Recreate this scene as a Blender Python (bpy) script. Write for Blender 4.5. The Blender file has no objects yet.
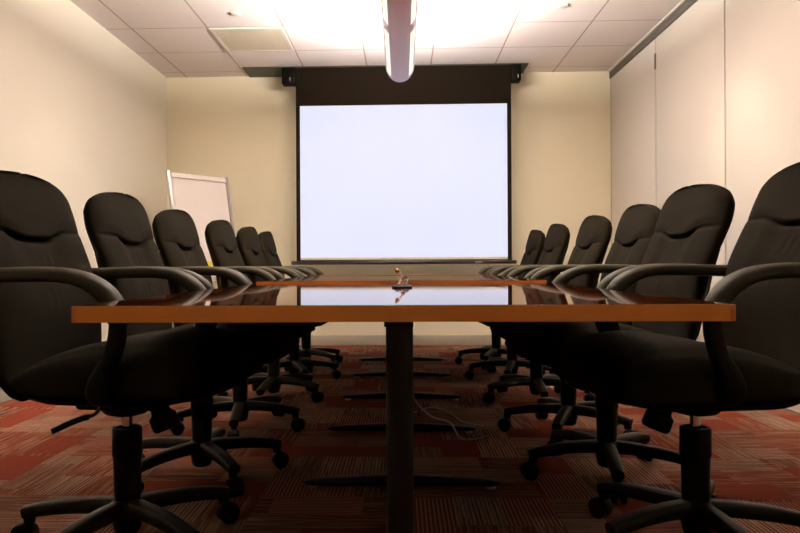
import bpy, bmesh, math, random
from mathutils import Vector, Matrix
PI = math.pi
C = bpy.context.scene.collection
SC = bpy.context.scene

# ------------------------------------------------------------------ camera
cam_d = bpy.data.cameras.new('camera')
cam = bpy.data.objects.new('camera', cam_d)
C.objects.link(cam)
cam_d.sensor_width = 36.0
cam_d.lens = 677 / 800 * 36.0
CAM_YAW, CAM_ROLL = math.radians(1.9), math.radians(-0.3)
cam_d.shift_x = 0.0255
cam_d.shift_y = -0.0006
cam.location = (0, 0, 0.81)
cam.rotation_euler = (Matrix.Rotation(CAM_YAW, 3, 'Z') @ Matrix.Rotation(PI / 2, 3, 'X') @ Matrix.Rotation(CAM_ROLL, 3, 'Z')).to_euler()
SC.camera = cam

# ------------------------------------------------------------------ world, exposure
w = bpy.data.worlds.new('world'); SC.world = w; w.use_nodes = True
w.node_tree.nodes['Background'].inputs[0].default_value = (0.9, 0.8, 0.7, 1)
w.node_tree.nodes['Background'].inputs[1].default_value = 0.02
SC.view_settings.view_transform = 'Standard'
SC.view_settings.look = 'None'
SC.view_settings.gamma = 1
SC.view_settings.use_curve_mapping = False
SC.view_settings.exposure = 0.14

# room constants
XL, XR, YB, YF, H = -2.425, 2.12, 6.93, -3.0, 2.77
LX, LW, LZ = -0.008, 0.114, 2.41           # pendant: centre x, half width, rim height
L0, L1 = 2.5, 5.40                       # pendant: near and far end

def area(name, loc, rot, sx, sy, power, col, spread=PI):
    d = bpy.data.lights.new(name, 'AREA'); d.shape = 'RECTANGLE'; d.size = sx; d.size_y = sy
    d.energy = power; d.color = col; d.spread = spread
    o = bpy.data.objects.new(name, d); C.objects.link(o); o.location = loc; o.rotation_euler = rot
    return o
def spot(name, loc, target, power, ang, blend, col, r=0.04):
    d = bpy.data.lights.new(name, 'SPOT'); d.energy = power; d.spot_size = math.radians(ang); d.spot_blend = blend
    d.color = col; d.shadow_soft_size = r
    o = bpy.data.objects.new(name, d); C.objects.link(o); o.location = loc
    o.rotation_euler = (Vector(target) - Vector(loc)).to_track_quat('-Z', 'Y').to_euler()
    return o
WARM = (1.0, 0.90, 0.74)
NEUT = (1.0, 0.925, 0.85)
area('pendant_uplight', (LX, (L0 + L1) / 2, LZ + 0.012), (PI, 0, 0), 0.16, L1 - L0 - 0.1, 490, NEUT)
# recessed cans near the side walls, plus an added fill pair behind the camera
for (sx, sy, pw) in ((-1.70, 4.7, 18), (1.56, 4.32, 40), (-1.2, -0.7, 44), (1.2, -0.7, 44)):
    spot('downlight_or_fill_beam', (sx, sy, H - 0.03), (sx + (0.22 if sx > 0 else -0.30), sy, 0) if sy > 0 else (sx * 0.4, 0.9, 0.4), pw, 74 if sy > 0 else 110, 0.7, WARM)

# ------------------------------------------------------------------ material helpers
def lin(c):
    return tuple(((v / 255) / 12.92 if v / 255 <= 0.04045 else ((v / 255 + 0.055) / 1.055) ** 2.4) for v in c)
class NT:
    def __init__(s, name):
        s.m = bpy.data.materials.new(name); s.m.use_nodes = True; s.t = s.m.node_tree
        s.b = s.t.nodes['Principled BSDF']
    def n(s, kind, **kw):
        x = s.t.nodes.new(kind)
        for k, v in kw.items(): setattr(x, k, v)
        return x
    def l(s, a, b): s.t.links.new(a, b)
    def math(s, op, a, b=None, c=None):
        x = s.n('ShaderNodeMath', operation=op)
        for i, v in enumerate((a, b, c)):
            if v is None: continue
            if isinstance(v, (int, float)): x.inputs[i].default_value = v
            else: s.l(v, x.inputs[i])
        return x.outputs[0]
    def mix(s, f, a, b):
        x = s.n('ShaderNodeMix', data_type='RGBA')
        for i, v in ((0, f), (6, a), (7, b)):
            if isinstance(v, (int, float)): x.inputs[i].default_value = v
            elif isinstance(v, tuple): x.inputs[i].default_value = (*v[:3], 1)
            else: s.l(v, x.inputs[i])
        return x.outputs[2]
    def pos(s):
        g = s.n('ShaderNodeNewGeometry'); sp = s.n('ShaderNodeSeparateXYZ'); s.l(g.outputs['Position'], sp.inputs[0])
        return g.outputs['Position'], sp.outputs
    def obj(s):
        g = s.n('ShaderNodeTexCoord'); return g.outputs['Object']
    def noise(s, vec, scale, detail=2, rough=0.5):
        x = s.n('ShaderNodeTexNoise'); s.l(vec, x.inputs['Vector'])
        x.inputs['Scale'].default_value = scale; x.inputs['Detail'].default_value = detail; x.inputs['Roughness'].default_value = rough
        return x.outputs[0]
    def bump(s, h, strength, dist=0.002):
        x = s.n('ShaderNodeBump'); x.inputs['Strength'].default_value = strength; x.inputs['Distance'].default_value = dist
        s.l(h, x.inputs['Height']); s.l(x.outputs[0], s.b.inputs['Normal'])
    def set(s, **kw):
        names = dict(col='Base Color', rough='Roughness', metal='Metallic', spec='Specular IOR Level', coat='Coat Weight',
                     coat_rough='Coat Roughness', sheen='Sheen Weight', emis='Emission Color', es='Emission Strength')
        for k, v in kw.items():
            i = s.b.inputs[names[k]]
            if isinstance(v, tuple): i.default_value = (*v[:3], 1)
            elif isinstance(v, (int, float)): i.default_value = v
            else: s.l(v, i)
        return s
def scaled(nt, vec, sc):
    m = nt.n('ShaderNodeMapping'); nt.l(vec, m.inputs[0]); m.inputs['Scale'].default_value = sc
    return m.outputs[0]

def paint(name, col, amt=0.04, rough=0.75, bump=0.12):
    t = NT(name); p, _ = t.pos()
    n = t.noise(p, 1.7, 3)
    c2 = tuple(v * (1 - amt) for v in col)
    t.set(col=t.mix(n, col, c2), rough=rough, spec=0.25)
    t.bump(t.noise(p, 260, 2), bump, 0.001)
    return t.m
M = {}
M['wall'] = paint('wall_paint', (0.79, 0.735, 0.605))
M['back_wall'] = paint('back_wall_paint', (0.87, 0.79, 0.575))
M['panel'] = paint('partition_vinyl', (0.63, 0.575, 0.495), 0.05, 0.7, 0.2)
M['base'] = paint('baseboard_vinyl', (0.33, 0.29, 0.22), 0.05, 0.6, 0)
M['white_trim'] = paint('white_trim_paint', (0.72, 0.66, 0.56), 0.02, 0.6, 0)

t = NT('ceiling_tile_mineral'); p, s = t.pos()
def frac_line(t, v, off, per, wd):
    a = t.math('SUBTRACT', v, off); a = t.math('DIVIDE', a, per); a = t.math('FRACT', t.math('ADD', a, 100.0))
    a = t.math('ABSOLUTE', t.math('SUBTRACT', a, 0.5)); return t.math('GREATER_THAN', a, 0.5 - wd / per / 2)
TP = 0.625
gx = frac_line(t, s[0], 0.29, TP, 0.013); gy = frac_line(t, s[1], 6.12, TP, 0.010)
g = t.math('MAXIMUM', gx, gy)
sp = t.noise(p, 900, 2, 0.7)
base = t.mix(t.math('MULTIPLY', sp, 0.2), (0.83, 0.77, 0.74), (0.72, 0.66, 0.62))
t.set(col=t.mix(g, base, (0.50, 0.36, 0.30)), rough=0.9, spec=0.1)
M['ceiling'] = t.m

# carpet tiles: quarter-turned blocks in rust, red and tan with fine pale pinstripes
t = NT('carpet_tile'); p, s = t.pos()
def cell(t, v, size, off=0.0):
    a = t.math('DIVIDE', t.math('ADD', v, 50 * size + off), size); return t.math('FLOOR', a), t.math('FRACT', a)
def white(t, a, b, c=0.0):
    cb = t.n('ShaderNodeCombineXYZ')
    for i, v in enumerate((a, b, c)):
        if isinstance(v, (int, float)): cb.inputs[i].default_value = v
        else: t.l(v, cb.inputs[i])
    x = t.n('ShaderNodeTexWhiteNoise', noise_dimensions='3D'); t.l(cb.outputs[0], x.inputs['Vector']); return x.outputs['Value']
TS = 0.50
cx, fx = cell(t, s[0], TS); cy, fy = cell(t, s[1], TS, 0.13)
turn = t.math('MODULO', t.math('ADD', cx, cy), 2.0)
def sel(t, f, a, b):
    x = t.n('ShaderNodeMix', data_type='FLOAT'); t.l(f, x.inputs[0]); t.l(a, x.inputs[2]); t.l(b, x.inputs[3]); return x.outputs[0]
u = sel(t, turn, s[0], s[1]); v = sel(t, turn, s[1], s[0])        # stripes run along v
fu = sel(t, turn, fx, fy); fv = sel(t, turn, fy, fx)
bu = t.math('FLOOR', t.math('MULTIPLY', fu, 3.0))                    # broad bands inside the tile
bv = t.math('FLOOR', t.math('MULTIPLY', t.math('ADD', fv, white(t, cx, cy, bu)), 1.6))
bid = t.math('ADD', t.math('MULTIPLY', bu, 7.0), bv)
r1 = white(t, cx, cy, bid)
cbv = t.n('ShaderNodeCombineXYZ'); t.l(t.math('MULTIPLY', u, 110.0), cbv.inputs[0]); t.l(t.math('MULTIPLY', v, 3.0), cbv.inputs[1]); t.l(bid, cbv.inputs[2])
streak = t.noise(cbv.outputs[0], 1.0, 2, 0.6)
cbw = t.n('ShaderNodeCombineXYZ'); t.l(t.math('MULTIPLY', u, 55.0), cbw.inputs[0]); t.l(t.math('MULTIPLY', v, 2.2), cbw.inputs[1]); t.l(t.math('ADD', bid, 9.0), cbw.inputs[2])
broad = t.noise(cbw.outputs[0], 1.0, 2, 0.55)
pin = t.math('GREATER_THAN', t.math('SINE', t.math('MULTIPLY', u, 2 * PI / 0.0140)), 0.35)
dots = t.math('GREATER_THAN', t.noise(p, 420, 1), 0.44)
pin = t.math('MULTIPLY', pin, dots)
ramp = t.n('ShaderNodeValToRGB'); t.l(r1, ramp.inputs[0]); ramp.color_ramp.interpolation = 'CONSTANT'
cols = [(0, (0.150, 0.027, 0.015)), (0.26, (0.125, 0.025, 0.015)), (0.45, (0.145, 0.036, 0.018)), (0.66, (0.120, 0.052, 0.030)), (0.84, (0.090, 0.024, 0.015))]
e = ramp.color_ramp.elements
e[0].position = 0; e[0].color = (*cols[0][1], 1); e[1].position = cols[1][0]; e[1].color = (*cols[1][1], 1)
for q, c in cols[2:]:
    k = e.new(q); k.color = (*c, 1)
plain = t.math('LESS_THAN', r1, 0.22)
keep = t.math('SUBTRACT', 1.0, t.math('MULTIPLY', plain, 0.9))
tan_f = t.math('MINIMUM', t.math('MAXIMUM', t.math('MULTIPLY', t.math('SUBTRACT', broad, 0.50), 7.0), 0.0), 0.55)
c0 = t.mix(t.math('MULTIPLY', tan_f, keep), ramp.outputs[0], (0.150, 0.075, 0.044))
fine = t.math('MULTIPLY', t.math('GREATER_THAN', streak, 0.55), keep)
c0 = t.mix(t.math('MULTIPLY', fine, 0.55), c0, (0.26, 0.165, 0.11))
dark = t.math('MULTIPLY', t.math('LESS_THAN', streak, 0.42), keep)
c0 = t.mix(t.math('MULTIPLY', dark, 0.35), c0, (0.055, 0.016, 0.008))
pinmask = t.math('GREATER_THAN', white(t, cx, cy, t.math('ADD', bid, 40.0)), 0.62)
c1 = t.mix(t.math('MULTIPLY', t.math('MULTIPLY', pin, pinmask), 0.8), c0, (0.32, 0.24, 0.17))
c2 = t.mix(t.math('MULTIPLY', t.noise(p, 300, 3, 0.8), 0.5), c1, (0.030, 0.009, 0.004))
t.set(col=c2, rough=0.95, spec=0.02)
t.bump(t.noise(p, 700, 2), 0.5, 0.004)
M['carpet'] = t.m

t = NT('chair_fabric'); o = t.obj()
t.set(col=t.mix(t.noise(o, 380, 3, 0.7), (0.0046, 0.0032, 0.0013), (0.0098, 0.0068, 0.0029)), rough=0.95, spec=0.04, sheen=0.0)
wv = t.n('ShaderNodeTexVoronoi'); t.l(o, wv.inputs['Vector']); wv.inputs['Scale'].default_value = 420
t.bump(wv.outputs[0], 0.35, 0.0015)
M['fabric'] = t.m
t = NT('arm_polyurethane'); o = t.obj()
t.set(col=t.mix(t.noise(o, 30, 2), (0.027, 0.022, 0.0125), (0.032, 0.026, 0.015)), rough=0.55, spec=0.07)
t.bump(t.noise(o, 500, 2), 0.15, 0.001); M['arm'] = t.m
def simple(name, col, rough, metal=0.0, spec=0.5, var=0.15):
    t = NT(name); o = t.obj()
    t.set(col=t.mix(t.noise(o, 25, 3), col, tuple(v * (1 - var) for v in col)), rough=rough, metal=metal, spec=spec)
    M[name] = t.m
    return t
simple('black_nylon', (0.0026, 0.0021, 0.0013), 0.5, 0, 0.08)
simple('leg_nylon', (0.0075, 0.0052, 0.0027), 0.45, 0, 0.12)
simple('black_metal', (0.012, 0.010, 0.009), 0.4, 0, 0.5)
simple('chrome', (0.75, 0.70, 0.62), 0.14, 1.0)
simple('brass', (0.75, 0.48, 0.16), 0.25, 1.0)
simple('pendant_metal', (0.66, 0.58, 0.74), 0.5, 0.0, 0.4, 0.03)  # lavender cast of the screen's light is put into the colour
simple('screen_black', (0.011, 0.0075, 0.0045), 0.8, 0, 0.03)
simple('slot_recess_dark', (0.05, 0.048, 0.03), 0.55)
simple('rail_grey', (0.10, 0.09, 0.075), 0.6)
simple('seam_brown', (0.13, 0.075, 0.045), 0.7)
simple('bar_metal', (0.035, 0.030, 0.026), 0.35, 0.6)
simple('grey_label', (0.30, 0.28, 0.27), 0.6)
simple('paper_white', (0.78, 0.70, 0.63), 0.7, 0, 0.3, 0.03)
simple('card_yellow', (0.80, 0.60, 0.05), 0.6)
simple('aluminium', (0.70, 0.66, 0.62), 0.25, 1.0)
simple('diffuser_cream', (0.68, 0.62, 0.47), 0.7)
simple('diffuser_frame', (0.78, 0.70, 0.62), 0.6)
simple('cable_grey', (0.30, 0.25, 0.21), 0.5)
simple('cable_purple', (0.05, 0.025, 0.05), 0.5)
simple('column_metal', (0.006, 0.0022, 0.0015), 0.45, 0.0, 0.2)
simple('glide_grey', (0.25, 0.24, 0.22), 0.4)

# cherry veneer: red-brown polished top, orange edge
def wood(name, dark, light, rough, coat, stretch, spec=0.5):
    t = NT(name); o = t.obj()
    n1 = t.noise(scaled(t, o, stretch), 6, 5, 0.6); n2 = t.noise(scaled(t, o, tuple(v * 4 for v in stretch)), 14, 3, 0.6)
    f = t.math('ADD', t.math('MULTIPLY', n1, 0.7), t.math('MULTIPLY', n2, 0.3))
    t.set(col=t.mix(f, dark, light), rough=rough, coat=coat, coat_rough=0.03, spec=spec)
    M[name] = t.m
wood('cherry_top', (0.075, 0.012, 0.004), (0.13, 0.023, 0.006), 0.03, 0.0, (6, 0.5, 1), 0.32)
wood('cherry_edge', (0.38, 0.110, 0.004), (0.50, 0.155, 0.007), 0.42, 0.15, (0.6, 1, 9))
wood('cherry_corner', (0.30, 0.075, 0.009), (0.38, 0.10, 0.014), 0.42, 0.15, (5, 5, 0.6))

def emit(name, col, s):
    t = NT(name); t.set(col=(0.0, 0.0, 0.0), emis=col, es=s, rough=1.0, spec=0.0); M[name] = t.m
emit('lens_glow', (1.0, 0.86, 0.68), 1.25)
emit('tube_glow', (1.0, 0.86, 0.76), 3.0)
# projection fabric; its own emission stands in for the projector's light
t = NT('screen_glow'); o = t.obj()
t.set(col=(0.06, 0.06, 0.06), rough=0.9, spec=0.0, emis=t.mix(t.noise(o, 0.9, 1), (0.80, 0.83, 1.0), (0.76, 0.79, 1.0)), es=0.83)
M['screen_glow'] = t.m
emit('screen_back_fill', (1.0, 0.90, 0.76), 0.42)  # added rear glow that brightens the wall strip below the screen
simple('screen_hem', (0.62, 0.55, 0.42), 0.8)

# ------------------------------------------------------------------ mesh helpers
def mk(name, bm, mat, parent=None, smooth=False, loc=None, rot=None):
    me = bpy.data.meshes.new(name)
    bmesh.ops.recalc_face_normals(bm, faces=bm.faces)
    bm.to_mesh(me); bm.free()
    if mat is not None: me.materials.append(M[mat] if isinstance(mat, str) else mat)
    if smooth:
        for f in me.polygons: f.use_smooth = True
        try: me.set_sharp_from_angle(angle=math.radians(42))
        except Exception: pass
    o = bpy.data.objects.new(name, me); C.objects.link(o)
    if parent: o.parent = parent
    if loc: o.location = loc
    if rot: o.rotation_euler = rot
    return o
def box(bm, x0, x1, y0, y1, z0, z1, bev=0.0, seg=2):
    r = bmesh.ops.create_cube(bm, size=1.0)
    vs = r['verts']
    bmesh.ops.scale(bm, vec=(x1 - x0, y1 - y0, z1 - z0), verts=vs)
    bmesh.ops.translate(bm, vec=((x0 + x1) / 2, (y0 + y1) / 2, (z0 + z1) / 2), verts=vs)
    if bev > 0:
        es = list({e for v in vs for e in v.link_edges})
        bmesh.ops.bevel(bm, geom=es, offset=bev, segments=seg, profile=0.5, affect='EDGES')
    return bm
def BM(): return bmesh.new()
def boxo(name, dims, mat, parent=None, bev=0.0, smooth=False):
    return mk(name, box(BM(), *dims, bev=bev), mat, parent, smooth or bev > 0)
def lathe(bm, prof, seg=24, mtx=None):
    rings = []
    for (r, z) in prof:
        ring = []
        for k in range(seg):
            a = 2 * PI * k / seg; p = Vector((r * math.cos(a), r * math.sin(a), z))
            if mtx: p = mtx @ p
            ring.append(bm.verts.new(p))
        rings.append(ring)
    for a, b in zip(rings, rings[1:]):
        for k in range(seg): bm.faces.new((a[k], a[(k + 1) % seg], b[(k + 1) % seg], b[k]))
    bm.faces.new(rings[0][::-1]); bm.faces.new(rings[-1])
    return bm
def catmull(pts, n=6):
    P = [Vector(p) for p in pts]; P = [P[0] * 2 - P[1]] + P + [P[-1] * 2 - P[-2]]; out = []
    for i in range(1, len(P) - 2):
        for k in range(n):
            t = k / n; a, b, c, d = P[i - 1:i + 3]
            out.append(0.5 * ((2 * b) + (c - a) * t + (2 * a - 5 * b + 4 * c - d) * t * t + (3 * b - a - 3 * c + d) * t ** 3))
    out.append(P[-2]); return out
def sweep(bm, path, sizes, side=Vector((0, 1, 0)), seg=16, power=2.0, cap_round=True):
    """superellipse cross-section; sizes[i] = (half along 'side', half along normal)"""
    n = len(path); rings = []
    for i, p in enumerate(path):
        T = (path[min(i + 1, n - 1)] - path[max(i - 1, 0)]).normalized()
        S = (side - T * side.dot(T))
        S = S.normalized() if S.length > 1e-5 else Vector((1, 0, 0))
        N = T.cross(S).normalized(); a, b = sizes[i]; ring = []
        for k in range(seg):
            th = 2 * PI * k / seg; ct, st = math.cos(th), math.sin(th)
            x = math.copysign(abs(ct) ** (2 / power), ct) * a; y = math.copysign(abs(st) ** (2 / power), st) * b
            ring.append(bm.verts.new(p + S * x + N * y))
        rings.append(ring)
    for a, b in zip(rings, rings[1:]):
        for k in range(seg): bm.faces.new((a[k], a[(k + 1) % seg], b[(k + 1) % seg], b[k]))
    bm.faces.new(rings[0][::-1]); bm.faces.new(rings[-1])
    return bm
def tube(bm, pts, r, seg=8, n=6):
    path = catmull(pts, n) if len(pts) > 2 else [Vector(p) for p in pts]
    return sweep(bm, path, [(r, r)] * len(path), side=Vector((0.3, 0.2, 0.93)), seg=seg)
def interp(tab, x):
    if x <= tab[0][0]: return tab[0][1]
    for (a, b), (c, d) in zip(tab, tab[1:]):
        if x <= c:
            t = (x - a) / (c - a); return b + (d - b) * t
    return tab[-1][1]
def smooth_tab(tab, n=8):
    pts = catmull([(a, b, 0) for a, b in tab], n); return [(p.x, p.y) for p in pts]
def sstep(a, b, x):
    t = max(0, min(1, (x - a) / (b - a))); return t * t * (3 - 2 * t)
def tag(o, label, cat, group=None):
    o['label'] = label; o['category'] = cat
    if group: o['group'] = group
    return o
def empty(name, loc=(0, 0, 0), rz=0):
    o = bpy.data.objects.new(name, None); C.objects.link(o); o.location = loc; o.rotation_euler = (0, 0, rz)
    o.empty_display_size = 0.1; return o
def struct(o): o['kind'] = 'structure'; return o
def copy_tree(o, parent=None):
    c = o.copy(); C.objects.link(c); c.parent = parent
    for ch in list(o.children): copy_tree(ch, c)
    return c

# ------------------------------------------------------------------ room shell
struct(boxo('floor', (XL - .1, XR + .1, YF - .1, YB + .1, -0.05, 0), 'carpet'))
struct(boxo('ceiling', (XL - .1, XR + .1, YF - .1, YB + .1, H, H + 0.06), 'ceiling'))
struct(boxo('wall_left', (XL - .1, XL, YF - .1, YB + .1, 0, H), 'wall'))
struct(boxo('wall_back', (XL, XR, YB, YB + .1, 0, H), 'back_wall'))
struct(boxo('wall_front', (XL, XR, YF - .1, YF, 0, H), 'wall'))
wr = struct(boxo('wall_right', (XR + 0.03, XR + .12, YF - .1, YB + .1, 0, H), 'seam_brown'))
# operable partition panels standing in front of it, a hair apart
pp = [YF, 0.70, 1.97, 3.24, 4.51, 5.72, YB]
seams = [4.51, 5.72]
pw = boxo('wall_partition', (XR + 0.001, XR + 0.03, YF, YB, 0.0, 0.02), 'rail_grey'); struct(pw)
for a, b in zip(pp, pp[1:]):
    q = boxo('partition_panel', (XR, XR + 0.035, a + 0.009, b - 0.009, 0.012, H - 0.075), 'panel', pw, 0.002)
    bpy.context.view_layer.update()
for y in seams[1:]:
    boxo('panel_hinge', (XR - 0.004, XR + 0.03, y - 0.017, y + 0.017, H - 0.33, H - 0.20), 'seam_brown', pw, 0.002)
struct(boxo('trim_1', (XR - 0.012, XR + 0.03, YF, YB, H - 0.075, H - 0.012), 'rail_grey'))
struct(boxo('trim_2', (XR - 0.03, XR + 0.03, YF, YB, H - 0.012, H - 0.001), 'white_trim'))
struct(boxo('baseboard_back', (XL, XR, YB - 0.012, YB, 0, 0.102), 'base', bev=0.003))
struct(boxo('baseboard_left', (XL, XL + 0.012, YF, YB - 0.012, 0, 0.102), 'base', bev=0.003))

# ------------------------------------------------------------------ ceiling fittings
vent = empty('ceiling_diffuser', (-1.2725, 5.81, H))
tag(vent, 'square cream air diffuser panel set in the ceiling left of the screen', 'air vent')
bm = BM()
for d in ((-.305, .305, -.30, -.272), (-.305, .305, .272, .30), (-.305, -.277, -.272, .272), (.277, .305, -.272, .272)):
    box(bm, *d, -0.009, -0.0005)
mk('frame', bm, 'diffuser_frame', vent)
bm = BM()
box(bm, -.277, .277, -.272, .272, -0.007, -0.0005)
mk('panel', bm, 'diffuser_cream', vent)
cap_prof = [(0.043, -0.0005), (0.043, -0.004), (0.037, -0.009), (0.026, -0.011), (0.001, -0.012)]
s1 = mk('sprinkler_cap', lathe(BM(), cap_prof, 28), 'diffuser_frame', None, True, (-1.28, 5.20, H))
tag(s1, 'small round white sprinkler cap in the ceiling tile left of the light', 'sprinkler', 'sprinkler caps in the ceiling')
s2 = s1.copy(); C.objects.link(s2); s2.location = (1.225, 5.15, H)
tag(s2, 'small round white sprinkler cap in the ceiling tile right of the light', 'sprinkler', 'sprinkler caps in the ceiling')

# pendant light
pen = empty('pendant_light', (LX, 0, LZ))
tag(pen, 'long metal pendant light, lavender light cast painted in, with glowing side slots under the ceiling', 'light fixture')
LD = 0.135
def body_pt(th, s=1.0): return (LW * s * math.sin(th), -LD * s * math.cos(th))     # th = 0 straight down
slots = []                                                                          # (y0, y1) of the glowing openings
y = L1 - 0.05
while y - 1.0 > L0:
    slots.append((y - 1.0, y)); y -= 1.14
TH0, TH1 = 0.66, 1.13
def shell_section(bm, y0, y1, th0, th1, nth, ny=1):
    vs = []
    for j in range(ny + 1):
        yy = y0 + (y1 - y0) * j / ny
        vs.append([bm.verts.new((body_pt(th0 + (th1 - th0) * i / nth)[0], yy, body_pt(th0 + (th1 - th0) * i / nth)[1])) for i in range(nth + 1)])
    for j in range(ny):
        for i in range(nth): bm.faces.new((vs[j][i], vs[j][i + 1], vs[j + 1][i + 1], vs[j + 1][i]))
bm = BM()
shell_section(bm, L0, L1, -TH0, TH0, 20)
for sgn in (-1, 1):
    a, b = (TH0 * sgn, TH1 * sgn) if sgn > 0 else (TH1 * sgn, TH0 * sgn)
    edges = [L1]
    for (y0, y1) in slots: edges += [y1, y0]
    edges.append(L0)
    for k in range(0, len(edges), 2): shell_section(bm, edges[k + 1], edges[k], a, b, 8)
    a, b = (TH1, PI / 2) if sgn > 0 else (-PI / 2, -TH1)
    shell_section(bm, L0, L1, a, b, 4)
bmesh.ops.remove_doubles(bm, verts=bm.verts, dist=0.0004)
hs = mk('housing', bm, 'pendant_metal', pen, True)
md = hs.modifiers.new('thick', 'SOLIDIFY'); md.thickness = 0.003; md.offset = -1
for yy, y2 in ((L1 - 0.001, L1 + 0.004), (L0 - 0.004, L0 + 0.001)):
    outs = []; bm = BM()
    for yv in (yy, y2):
        outs.append([bm.verts.new((body_pt(-PI / 2 + PI * i / 28, 1.0)[0], yv, body_pt(-PI / 2 + PI * i / 28, 1.0)[1])) for i in range(29)])
    bm.faces.new(outs[0]); bm.faces.new(outs[1][::-1])
    for i in range(29):
        j = (i + 1) % 29; bm.faces.new((outs[0][i], outs[0][j], outs[1][j], outs[1][i]))
    mk('end_cap', bm, 'pendant_metal', pen)
for (y0, y1) in slots:
    for sgn in (-1, 1):
        bm = BM(); vs = []
        for yv in (y0 - 0.004, y1 + 0.004):
            vs.append([bm.verts.new((sgn * body_pt(TH0 - .02 + (TH1 - TH0 + .04) * i / 6, .965)[0], yv, body_pt(TH0 - .02 + (TH1 - TH0 + .04) * i / 6, .965)[1])) for i in range(7)])
        for i in range(6): bm.faces.new((vs[0][i], vs[0][i + 1], vs[1][i + 1], vs[1][i]))
        mk('slot_lens', bm, 'lens_glow', pen)
boxo('reflector_tray', (-LW * .93, LW * .93, L0 + .01, L1 - .01, -0.025, -0.020), 'diffuser_frame', pen)
for yv in (2.9, 5.1):
    mk('suspension_cable', tube(BM(), [(0, yv, -0.02), (0, yv, H - LZ)], 0.0018, 6), 'aluminium', pen)


# ------------------------------------------------------------------ projection screen
sl = boxo('slot_recess_strip', (-1.56, 1.235, 6.60, YB, H - 0.010, H - 0.0005), 'slot_recess_dark', None)  # flat dark strip stands in for the slot's shaded recess
tag(sl, 'long dark olive strip standing in for the open ceiling slot above the screen', 'ceiling slot')
SX0, SX1, SY = -1.035, 1.068, 6.62
scr = empty('projection_screen', ((SX0 + SX1) / 2, SY, 0))
tag(scr, 'large pull-down projection screen lit white with a black border on the back wall', 'projection screen')
cxs = (SX1 - SX0) / 2
SH = H - 0.012
bm = BM(); box(bm, -cxs, cxs, 0, 0.004, 2.385, SH)
box(bm, -cxs, -cxs + 0.040, 0, 0.004, 0.862, 2.385); box(bm, cxs - 0.040, cxs, 0, 0.004, 0.862, 2.385)
box(bm, -cxs + .04, cxs - .04, 0, 0.004, 0.862, 0.872)
mk('black_border', bm, 'screen_black', scr)
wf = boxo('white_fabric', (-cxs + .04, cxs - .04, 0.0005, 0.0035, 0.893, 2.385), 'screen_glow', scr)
wf.data.materials.append(M['screen_back_fill'])                 # the picture is on the front; the other faces carry an added glow for the wall
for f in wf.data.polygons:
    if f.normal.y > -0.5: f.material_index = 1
boxo('lower_hem', (-cxs + .04, cxs - .04, 0.0005, 0.0035, 0.872, 0.893), 'screen_hem', scr)
wb = boxo('weight_bar', (-cxs - 0.050, cxs + 0.045, -0.022, 0.026, 0.826, 0.862), 'bar_metal', scr, 0.006)
boxo('maker_plate', (cxs - 0.36, cxs - 0.29, -0.0245, -0.0222, 0.838, 0.852), 'grey_label', scr)
for sx in (-1, 1):
    bw2 = 0.066 if sx < 0 else 0.046
    bm = BM(); x = sx * (cxs + 0.001 + bw2)
    box(bm, x - bw2, x + bw2, -0.03, 0.10, H - 0.168, H - 0.012, 0.004)
    b = mk('roller_bracket', bm, 'black_nylon', scr, True)
    bm = BM(); box(bm, x + 0.012, x + 0.020, -0.034, -0.031, H - 0.145, H - 0.11)
    mk('bracket_clip', bm, 'aluminium', b)

# ------------------------------------------------------------------ flip chart easel in the back-left corner
TL, TR = Vector((-2.075, 5.95, 1.655)), Vector((-1.68, 6.44, 1.655))
ux = (TR - TL); bw = ux.length; ux.normalize()
nrm = Vector((ux.y, -ux.x, 0)).normalized()            # faces the room
dn = (Vector((0, 0, -1)) + nrm * 0.20).normalized()
ea = empty('flip_chart_easel', (TL.x + .2, TL.y + .2, 0))
tag(ea, 'white flip chart board on a chrome easel in the back left corner', 'easel')
inv = Vector(ea.location)
def ep(a, b, c=0.0): return TL + ux * a + dn * b + nrm * c - inv
def quadbox(bm, a0, a1, b0, b1, c0, c1):
    v = [bm.verts.new(ep(a, b, c)) for c in (c0, c1) for b in (b0, b1) for a in (a0, a1)]
    for f in ((0, 1, 3, 2), (4, 6, 7, 5), (0, 4, 5, 1), (2, 3, 7, 6), (0, 2, 6, 4), (1, 5, 7, 3)): bm.faces.new([v[i] for i in f])
    return bm
mk('board', quadbox(BM(), 0.02, bw - .02, 0.02, 0.98, -0.012, 0), 'paper_white', ea)
mk('paper_pad', quadbox(BM(), 0.035, bw - .035, 0.055, 0.80, 0.001, 0.006), 'paper_white', ea)
mk('pad_clamp', quadbox(BM(), 0.02, bw - .02, 0.0, 0.042, -0.014, 0.014), 'diffuser_frame', ea)
mk('yellow_notepad', quadbox(BM(), 0.05, bw - .05, 0.81, 0.93, 0.001, 0.012), 'card_yellow', ea)
mk('tray', quadbox(BM(), 0.0, bw, 0.95, 0.985, -0.01, 0.07), 'aluminium', ea)
for a in (0.0, bw):
    mk('side_rail', quadbox(BM(), a - .012, a + .012, -0.015, 0.99, -0.016, 0.012), 'aluminium', ea)
    zl = ep(a, 0.985).z
    L = zl / -dn.z
    foot = ep(a, 0.985) + dn * L
    mk('leg', tube(BM(), [ep(a, 0.98, -0.002), foot], 0.011, 10), 'aluminium', ea)
mk('leg', tube(BM(), [ep(bw / 2, 0.05, -0.03), Vector((TL.x + ux.x * bw / 2, TL.y + ux.y * bw / 2, 0)) - nrm * 0.17 - inv + Vector((0, 0, 0.011))], 0.011, 10), 'aluminium', ea)

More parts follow.
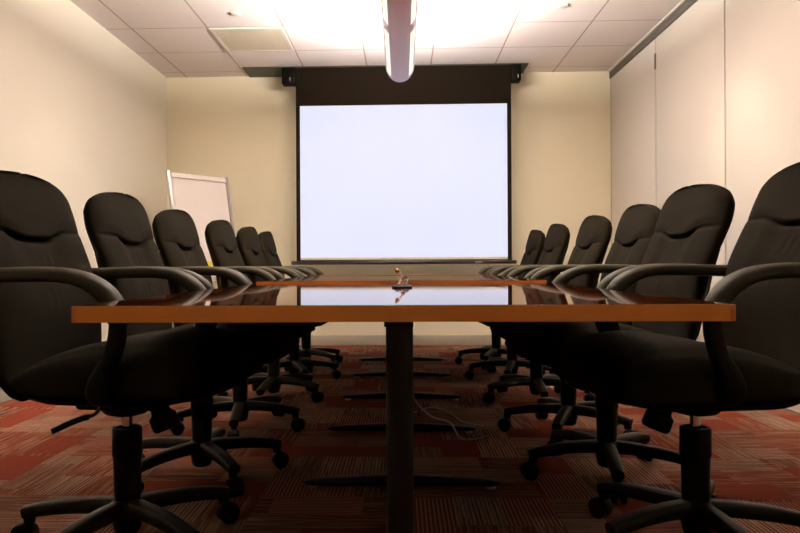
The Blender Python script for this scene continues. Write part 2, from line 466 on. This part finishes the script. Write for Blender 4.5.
# ------------------------------------------------------------------ conference tables
TW = 0.6195
def make_table(name, y0, y1, ztop):
    T = empty(name, (-0.0075, (y0 + y1) / 2, 0)); hy = (y1 - y0) / 2 - 0.001; th = 0.0315
    boxo('tabletop', (-TW + .004, TW - .004, -hy + .004, hy - .004, ztop - 0.026, ztop), 'cherry_top', T)
    bm = BM()
    box(bm, -TW + .010, TW - .010, -hy, -hy + .0038, ztop - th, ztop - .0008)
    box(bm, -TW + .010, TW - .010, hy - .0038, hy, ztop - th, ztop - .0008)
    box(bm, -TW, -TW + .0038, -hy + .010, hy - .010, ztop - th, ztop - .0008)
    box(bm, TW - .0038, TW, -hy + .010, hy - .010, ztop - th, ztop - .0008)
    mk('edge_band', bm, 'cherry_edge', T)
    for sx in (-1, 1):
        for sy in (-1, 1):
            xa, xb = sorted((sx * TW, sx * (TW - .010))); ya, yb = sorted((sy * hy, sy * (hy - .010)))
            boxo('corner_strip', (xa, xb, ya, yb, ztop - th, ztop - .0008), 'cherry_corner', T, 0.001)
    boxo('underframe', (-0.03, 0.03, -hy + .12, hy - .12, ztop - th - .02, ztop - .0265), 'column_metal', T)
    for sy in (-1, 1):
        yc = sy * 0.40
        mk('column', lathe(BM(), [(0.0335, 0.035), (0.0335, ztop - th - 0.012)], 28), 'column_metal', T, True, (0, yc, 0))
        bm = BM()                                           # tapered bracket under the top
        P = [(-.062, 0), (.062, 0), (.034, -.010), (-.034, -.010)]
        a = [bm.verts.new((x, -.035, ztop - th + z)) for x, z in P]; b = [bm.verts.new((x, .035, ztop - th + z)) for x, z in P]
        bm.faces.new(a); bm.faces.new(b[::-1])
        for i in range(4): bm.faces.new((a[i], a[(i + 1) % 4], b[(i + 1) % 4], b[i]))
        mk('bracket', bm, 'column_metal', T, False, (0, yc, 0))
        pts = []; sz = []
        for k in range(25):
            x = -0.36 + 0.72 * k / 24; q = abs(x) / 0.36
            hh = 0.021 - 0.011 * q; endr = math.sqrt(max(0.06, 1 - max(0, (q - .93) / .07) ** 2))
            pts.append(Vector((x, 0, 0.010 + hh))); sz.append(((0.032 - 0.008 * q) * endr, hh * endr))
        f = mk('foot', sweep(BM(), pts, sz, Vector((0, 1, 0)), 14, 3.0), 'column_metal', T, True, (0, yc, 0))
        for sx in (-1, 1):
            mk('glide', lathe(BM(), [(0.017, 0.0), (0.019, 0.003), (0.015, 0.013)], 16), 'glide_grey', f, True, (sx * .325, 0, 0))
    return T
tables = [('nearest cherry-wood conference table section with thick orange front edge', 1.262, 2.885, 0.737),
          ('middle cherry-wood conference table section behind the black cable hub', 2.888, 4.50, 0.7460),
          ('farthest cherry-wood conference table section nearest the projection screen', 4.503, 6.12, 0.7475)]
for lb, y0, y1, zt in tables:
    tag(make_table('conference_table', y0, y1, zt), lb, 'table', 'table sections pushed end to end')

# ------------------------------------------------------------------ cable hub on the near table, cables
hub = empty('cable_hub', (0.0, 2.27, 0.737))
tag(hub, 'low flat black cable hub in the middle of the near tabletop', 'cable hub')
bm = BM(); lathe(bm, [(0.030, 0.0), (0.033, 0.0015), (0.033, 0.0055), (0.029, 0.0075)], 32)
bmesh.ops.scale(bm, vec=(1.05, 0.9, 1), verts=bm.verts)
mk('base_plate', bm, 'black_nylon', hub, True)
for sx in (-1, 1):
    bm = BM(); lathe(bm, [(0.0115, 0.006), (0.0115, 0.0105), (0.008, 0.0130), (0.001, 0.0135)], 20)
    mk('port_cover', bm, 'black_nylon', hub, True, (sx * .0125, -0.004, 0))
cb = empty('cable_connector', (-0.010, 2.52, 0.737))
tag(cb, 'short cream cable with a gold plug sticking up behind the black hub', 'cable')
mk('cord', tube(BM(), [(-.006, -.03, 0.004), (-.002, -.01, 0.006), (0.004, 0, 0.018), (0.010, 0.004, 0.034), (0.002, 0.0, 0.046), (-.004, -.002, .052)], 0.0036, 8), 'paper_white', cb, True)
pl = mk('plug', lathe(BM(), [(0.006, 0), (0.0075, 0.002), (0.0075, 0.013), (0.0045, 0.015), (0.0045, 0.020)], 14), 'brass', cb, True, (-.004, -.002, .048), (0, -0.55, 0))
mk('plug', lathe(BM(), [(0.005, 0), (0.006, 0.002), (0.006, 0.012), (0.003, 0.014)], 14), 'brass', cb, True, (.008, .0, .024), (0, 0.9, 0))
pc = mk('cable', tube(BM(), [(0.004, 2.62, 0.741), (0.012, 2.60, 0.742), (0.022, 2.62, 0.752), (0.020, 2.64, 0.764), (0.008, 2.63, 0.768)], 0.0030, 8), 'cable_purple', None, True)
tag(pc, 'short dark purple cable loop beside the gold plug on the near tabletop', 'cable')

c1 = mk('floor_cable', tube(BM(), [(0.05, 4.0, 0.07), (0.075, 3.92, 0.03), (0.11, 3.80, 0.006), (0.16, 3.60, 0.006), (0.21, 3.40, 0.034), (0.235, 3.28, 0.044), (0.27, 3.17, 0.006), (0.33, 3.15, 0.006), (0.40, 3.20, 0.006)], 0.004, 8), 'cable_grey', None, True)
tag(c1, 'pale grey cable looping lowest over the carpet under the table', 'cable', 'cables on the carpet under the table')
c2 = mk('floor_cable', tube(BM(), [(0.055, 3.70, 0.006), (0.10, 3.78, 0.006), (0.16, 3.84, 0.006), (0.22, 3.78, 0.006), (0.27, 3.65, 0.006), (0.31, 3.50, 0.006), (0.40, 3.40, 0.006)], 0.0035, 8), 'cable_grey', None, True)
tag(c2, 'pale grey cable arching beyond the gold plug under the table', 'cable', 'cables on the carpet under the table')
pg = mk('floor_plug', lathe(BM(), [(0.006, 0), (0.009, .003), (0.009, .024), (0.005, .028), (0.005, .036)], 14), 'brass', None, True, (0.085, 3.66, 0.002), (0.3, 0.2, 0))
tag(pg, 'small gold plug standing on the carpet beside the near table column', 'plug')

# ------------------------------------------------------------------ chair (faces +X, origin on the floor under the column)
def make_backrest(parent):
    front = smooth_tab([(0.455, -0.185), (0.55, -0.190), (0.66, -0.195), (0.78, -0.214), (0.88, -0.248), (0.95, -0.276), (1.03, -0.296), (1.10, -0.310)])
    half = smooth_tab([(0.455, 0.185), (0.48, 0.225), (0.55, 0.258), (0.68, 0.274), (0.80, 0.275), (0.90, 0.278), (0.97, 0.278), (1.015, 0.269), (1.045, 0.250), (1.068, 0.214), (1.085, 0.160), (1.093, 0.100), (1.0965, 0.05), (1.0975, 0.012)])
    thick = [(0.455, 0.05), (0.54, 0.085), (0.70, 0.10), (0.90, 0.10), (1.01, 0.092), (1.055, 0.074), (1.084, 0.050), (1.0975, 0.016)]
    def disp(y, h, s):
        ay = abs(y)
        hc = 0.898 + 0.026 * sstep(0.045, 0.175, ay) + 0.004 * s * s
        d = 0.012 * sstep(hc - 0.006, hc + 0.045, h) * (1 - sstep(0.99, 1.09, h) * 0.6) * (1 - s ** 4)          # headrest swell
        cw = math.exp(-((h - hc) / 0.0075) ** 2)
        d -= (0.012 * (1 - sstep(0.085, 0.155, ay)) + 0.0045) * cw                                  # curved crease
        pocket = (1 - sstep(0.06, 0.15, ay)) * sstep(0.66, 0.84, h) * (1 - sstep(hc - .006, hc + .004, h))
        d -= 0.012 * pocket
        scoop = (1 - sstep(0.05, 0.13, ay)) * math.exp(-((h - 0.935) / 0.022) ** 2)
        d -= 0.003 * scoop
        for yc, a in ((0.018, 0.0040), (-0.014, 0.0036), (0.050, .0026)):
            d -= a * math.exp(-((y - yc - (h - .8) * .12) / 0.004) ** 2) * sstep(.66, .76, h) * (1 - sstep(.86, .895, h))
        d += 0.012 * math.exp(-((h - 0.74) / 0.10) ** 2) * (1 - ay / 0.26) if ay < .26 else 0
        return d
    NU, NV = 80, 140
    bm = BM(); F = []; B = []
    for j in range(NV + 1):
        q = j / NV
        h = 0.455 + (1.0975 - 0.455) * (1 - (1 - q) ** 1.35)
        hw = interp(half, h); xf = interp(front, h); th = interp(thick, h)
        fr, bk = [], []
        for i in range(NU + 1):
            s = -math.cos(PI * i / NU); y = hw * s
            e = (1 - abs(s) ** 3.2) ** 0.5 if abs(s) < 1 else 0
            mid = xf - th * 0.55
            wrap = 0.022 * abs(s) ** 3                                    # slight wrap of the wings
            fr.append(bm.verts.new((mid + wrap + th * 0.55 * e + disp(y, h, s) * min(1, e * 1.6), y, h)))
            bk.append(fr[-1] if i in (0, NU) else bm.verts.new((mid + wrap - th * 0.45 * e, y, h)))
        F.append(fr); B.append(bk)
    for j in range(NV):
        for i in range(NU):
            bm.faces.new((F[j][i], F[j][i + 1], F[j + 1][i + 1], F[j + 1][i]))
            vs = [B[j][i], B[j + 1][i], B[j + 1][i + 1], B[j][i + 1]]
            bm.faces.new(list(dict.fromkeys(vs)))
    for j in (0, NV):
        loop = F[j] + B[j][1:-1][::-1]; bm.faces.new(loop)
    o = mk('backrest', bm, 'fabric', parent, True)
    for f in o.data.polygons: f.use_smooth = True
    # rear plastic shell with J-bar
    bm = BM(); A = []; D = []
    for j in range(25):
        h = 0.49 + (0.93 - 0.49) * j / 24; hw = interp(half, h) * (0.80 - 0.12 * sstep(.8, .93, h)); xf = interp(front, h); th = interp(thick, h)
        ra, rd = [], []
        for i in range(17):
            s = -1 + 2 * i / 16; e = (1 - abs(s * .8) ** 3.2) ** .5
            xb = xf - th * .55 + 0.022 * abs(s * .8) ** 3 - th * .45 * e
            ra.append(bm.verts.new((xb + 0.004, hw * s, h))); rd.append(bm.verts.new((xb - 0.010, hw * s * .98, h)))
        A.append(ra); D.append(rd)
    for j in range(24):
        for i in range(16):
            bm.faces.new((A[j][i], A[j][i + 1], A[j + 1][i + 1], A[j + 1][i])); bm.faces.new((D[j][i], D[j + 1][i], D[j + 1][i + 1], D[j][i + 1]))
    for R in (0, 24):
        for i in range(16): bm.faces.new((A[R][i], D[R][i], D[R][i + 1], A[R][i + 1]))
    for i in (0, 16):
        for j in range(24): bm.faces.new((A[j][i], A[j + 1][i], D[j + 1][i], D[j][i]))
    mk('back_shell', bm, 'black_nylon', o, True)
    path = catmull([(-0.325, 0, 0.72), (-0.320, 0, 0.60), (-0.305, 0, 0.49), (-0.235, 0, 0.440), (-0.15, 0, 0.428), (-0.05, 0, 0.426)], 6)
    mk('back_bar', sweep(BM(), path, [(0.042, 0.010)] * len(path), Vector((0, 1, 0)), 14, 4), 'black_nylon', o, True)
    return o

def make_seat(parent):
    top = smooth_tab([(-0.235, 0.500), (-0.205, 0.530), (-0.13, 0.568), (-0.03, 0.600), (0.06, 0.613), (0.15, 0.620), (0.24, 0.612), (0.30, 0.586), (0.338, 0.540), (0.350, 0.500)])
    bot = [(-0.235, 0.474), (-0.20, 0.464), (-0.10, 0.458), (0.20, 0.456), (0.31, 0.456), (0.350, 0.478)]
    NX, NY = 44, 44
    bm = BM(); T = []; Bt = []
    for i in range(NX + 1):
        q = -math.cos(PI * i / NX); x = 0.0575 + 0.2925 * q
        hw0 = 0.258 * (1 - abs(q) ** 6 * 0.20)
        rt, rb = [], []
        for j in range(NY + 1):
            s = -math.cos(PI * j / NY)
            e = (1 - abs(s) ** 5.0) ** 0.5 if abs(s) < 1 else 0
            zt, zb = interp(top, x), interp(bot, x); zm = zb + 0.022
            if zt < zm: zm = (zt + zb) / 2
            # seam near the sides and slight dish
            up = (zt - zm) * e
            up -= 0.004 * math.exp(-((abs(s) - 0.80) / 0.03) ** 2) * (1 if e > .2 else 0)
            up -= 0.010 * math.exp(-(s / .5) ** 2) * math.exp(-((x + .02) / .12) ** 2)
            rt.append(bm.verts.new((x, hw0 * s, zm + up)))
            rb.append(rt[-1] if (j in (0, NY)) else bm.verts.new((x, hw0 * s, zm - (zm - zb) * e)))
        T.append(rt); Bt.append(rb)
    for i in range(NX):
        for j in range(NY):
            bm.faces.new((T[i][j], T[i][j + 1], T[i + 1][j + 1], T[i + 1][j]))
            bm.faces.new(list(dict.fromkeys([Bt[i][j], Bt[i + 1][j], Bt[i + 1][j + 1], Bt[i][j + 1]])))
    for i in (0, NX):
        bm.faces.new(T[i] + Bt[i][1:-1][::-1])
    o = mk('seat', bm, 'fabric', parent, True)
    for f in o.data.polygons: f.use_smooth = True
    # moulded pan below
    bm = BM(); path = [Vector((x, 0, interp([(-.24, .474), (-.19, .460), (-.1, .449), (.2, .449), (.29, .460)], x))) for x in [(-.24 + .53 * k / 20) for k in range(21)]]
    sz = [(0.225 * (1 - 0.35 * abs((k - 10) / 10) ** 4), 0.012 if 0 < k < 20 else .006) for k in range(21)]
    mk('seat_pan', sweep(bm, path, sz, Vector((0, 1, 0)), 28, 4), 'black_nylon', o, True)
    return o

def make_arm(parent, sy):
    Y = 0.282 * sy
    keys = [(-0.295, 0.789), (-0.22, 0.790), (-0.13, 0.793), (-0.05, 0.793), (0.015, 0.785), (0.064, 0.765), (0.100, 0.735), (0.120, 0.700), (0.124, 0.672)]
    path = catmull([(x, Y, z) for x, z in keys], 6); n = len(path); sz = []
    for i, p in enumerate(path):
        q = i / (n - 1)
        a = 0.034 - 0.008 * sstep(.55, 1, q); b = 0.0195 + 0.0045 * sstep(.45, .75, q) - .002 * sstep(.8, 1, q)
        if i == 0: a, b = a * .80, b * .70
        sz.append((a, b))
    pad = mk('armrest', sweep(BM(), path, sz, Vector((0, 1, 0)), 20, 2.5), 'arm', parent, True)
    keys = [(0.125, Y, 0.675), (0.120, Y, 0.63), (0.105, Y, 0.58), (0.084, Y * 1.0, 0.54), (0.070, Y * .99, 0.505), (0.064, Y * .93, 0.480), (0.060, Y * .82, 0.466), (0.058, Y * .65, 0.462)]
    path = catmull(keys, 6); n = len(path); sz = []
    for i, p in enumerate(path):
        q = i / (n - 1); sz.append((0.022 - 0.006 * sstep(.3, .6, q), 0.021 + 0.012 * sstep(.25, .6, q)))
    # cross-section: wide fore-aft, thin sideways
    bm = BM(); rings = []
    for i, p in enumerate(path):
        T = (path[min(i + 1, n - 1)] - path[max(i - 1, 0)]).normalized()
        S = Vector((1, 0, 0)); S = (S - T * S.dot(T)).normalized(); N = T.cross(S); thin, wide = sz[i]; ring = []
        for k in range(16):
            th = 2 * PI * k / 16; ct, st = math.cos(th), math.sin(th)
            ring.append(bm.verts.new(p + S * math.copysign(abs(ct) ** .75, ct) * wide + N * math.copysign(abs(st) ** .75, st) * thin))
        rings.append(ring)
    for a, b in zip(rings, rings[1:]):
        for k in range(16): bm.faces.new((a[k], a[(k + 1) % 16], b[(k + 1) % 16], b[k]))
    bm.faces.new(rings[0][::-1]); bm.faces.new(rings[-1])
    mk('arm_support', bm, 'black_nylon', pad, True)
    return pad

def make_chair():
    R = empty('office_chair')
    make_backrest(R); make_seat(R); make_arm(R, -1); make_arm(R, 1)
    # mechanism
    bm = BM(); box(bm, -0.12, 0.13, -0.075, 0.075, 0.405, 0.442, 0.012, 3)
    lathe(bm, [(0.035, 0.381), (0.060, 0.388), (0.080, 0.408), (0.080, 0.428)], 28)
    mk('tilt_mechanism', bm, 'black_nylon', R, True)
    mt = Matrix.Translation((0.092, 0.0, 0.418)) @ Matrix.Rotation(math.radians(180 - 22), 4, 'Y')
    mk('tension_knob', lathe(BM(), [(0.024, 0.0), (0.028, 0.030), (0.034, 0.036), (0.039, 0.040), (0.040, 0.074), (0.034, 0.083), (0.015, 0.085)], 24, mt), 'black_nylon', R, True)
    lev = mk('height_lever', tube(BM(), [(0.02, -0.06, 0.44), (0.012, -0.11, 0.445), (0.004, -0.145, 0.443), (-0.006, -0.16, 0.418), (-0.022, -0.17, 0.411), (-0.05, -0.18, 0.405)], 0.005, 8), 'black_metal', R, True)
    pth = catmull([(-0.018, -0.172, 0.412), (-0.038, -0.179, 0.407), (-0.066, -0.190, 0.396), (-0.098, -0.203, 0.381), (-0.103, -0.205, 0.379)], 5)
    mk('lever_paddle', sweep(BM(), pth, [(0.008 + 0.010 * math.sin(PI * min(1, (k + 1.5) / (len(pth)))), 0.008) for k in range(len(pth))], Vector((.4, -.9, 0)), 12, 2.4), 'black_nylon', lev, True)
    mk('gas_lift', lathe(BM(), [(0.0150, 0.10), (0.0150, 0.415)], 20), 'chrome', R, True)
    mk('column_sleeve', lathe(BM(), [(0.036, 0.105), (0.0385, 0.20), (0.0395, 0.262), (0.0425, 0.266), (0.0425, 0.338), (0.040, 0.345), (0.030, 0.345), (0.029, 0.340)], 32), 'black_nylon', R, True)
    base = mk('star_base', lathe(BM(), [(0.030, 0.040), (0.036, 0.046), (0.044, 0.085), (0.052, 0.100), (0.052, 0.128), (0.040, 0.138)], 32), 'leg_nylon', R, True)
    # one leg along +X of its own frame
    path = catmull([(0.035, 0, 0.115), (0.10, 0, 0.1165), (0.18, 0, 0.113), (0.24, 0, 0.106), (0.286, 0, 0.098), (0.306, 0, 0.094)], 5); n = len(path)
    bm = BM(); sweep(bm, path, [(0.027 - 0.005 * i / (n - 1), 0.024 - 0.007 * i / (n - 1)) for i in range(n)], Vector((0, 1, 0)), 14, 3.2)
    sweep(bm, [Vector((0.290, 0, 0.10)), Vector((0.292, 0, 0.066))], [(0.015, 0.017)] * 2, Vector((0, 1, 0)), 12, 2.5)
    leg = mk('leg', bm, 'leg_nylon', R, True)
    bm = BM()
    for sy in (-1, 1):
        mtx = Matrix.Translation((0.306, sy * 0.017, 0.029)) @ Matrix.Rotation(PI / 2, 4, 'X')
        lathe(bm, [(0.020, -0.0105), (0.027, -0.0085), (0.029, -0.003), (0.029, 0.003), (0.027, 0.0085), (0.020, 0.0105)], 24, mtx)
    # hood over the twin wheels
    hood = []
    for k in range(13):
        a = math.radians(-5 + 190 * k / 12); hood.append(Vector((0.306 + 0.032 * math.cos(a), 0, 0.031 + 0.032 * math.sin(a))))
    sweep(bm, hood, [(0.022, 0.003)] * 13, Vector((0, 1, 0)), 10, 3)
    mk('caster', bm, 'black_nylon', leg, True)
    for k in range(1, 5):
        l2 = leg.copy(); C.objects.link(l2); l2.parent = R; l2.rotation_euler = (0, 0, k * 2 * PI / 5)
        ca = leg.children[0].copy(); C.objects.link(ca); ca.parent = l2
    return R
proto = make_chair()
def legs_turn(o, deg):
    k = 0
    for ch in o.children:
        if ch.name.split('.')[0] == 'leg':
            ch.rotation_euler = (0, 0, math.radians(deg) + k * 2 * PI / 5); k += 1
L = 'black high-back fabric office chair with arms, '
spots = [  # x, y, facing deg, leg angle deg (world), label
    (-0.804, 1.95, -5, 36, L + 'nearest on the left, cut by the left edge'),
    (-0.782, 2.61, 0, 20, L + 'second from the front on the left side'),
    (-0.815, 3.37, -1, 62, L + 'third from the front on the left'),
    (-0.790, 4.13, 0, 50, L + 'fourth from the front on the left side'),
    (-0.780, 4.84, 0, 5, L + 'fifth from the front, second farthest on the left'),
    (-0.785, 5.50, 1, 36, L + 'farthest on the left, nearest the screen'),
    (0.838, 1.97, 188, 60, L + 'nearest on the right, cut by the right edge'),
    (0.782, 2.625, 183, 44, L + 'second from the front on the right side'),
    (0.800, 3.30, 180, 31, L + 'third from the front on the right side'),
    (0.800, 4.08, 181, 51, L + 'fourth from the front on the right side'),
    (0.780, 4.85, 180, 39, L + 'fifth from the front, second farthest on the right'),
    (0.765, 5.55, 179, 31, L + 'farthest on the right, nearest the screen')]
lift = {0: (-0.004, 0.008), 6: (0.038, -0.006), 7: (0.020, -0.004), 8: (0.004, 0), 9: (0.010, 0), 10: (0.006, 0)}
shift = {0: -0.020, 6: -0.045, 7: -0.009, 8: -0.015, 9: -0.020}
tilt = {0: 0.02, 6: 0.125, 7: 0.05, 8: 0.03, 9: 0.03}
for i, (x, y, rz, la, lb) in enumerate(spots):
    o = proto if i == 0 else copy_tree(proto)
    o.location = (x, y, 0); o.rotation_euler = (0, 0, math.radians(rz))
    legs_turn(o, la - rz)
    tl = tilt.get(i, 0)
    for ch in o.children:                                   # backs and seats are set at slightly different heights
        k = ch.name.split('.')[0]
        if k == 'backrest':                                 # reclined about a point at arm height
            px, pz = -0.20, 0.78
            ch.rotation_euler = (0, -tl, 0)
            ch.location = (px - (px * math.cos(tl) - pz * math.sin(tl)) + shift.get(i, 0), 0, pz - (px * math.sin(tl) + pz * math.cos(tl)) + lift.get(i, (0, 0))[0])
        if k == 'seat': ch.location.z = lift.get(i, (0, 0))[1]
    tag(o, lb, 'chair', 'black office chairs along the conference table')
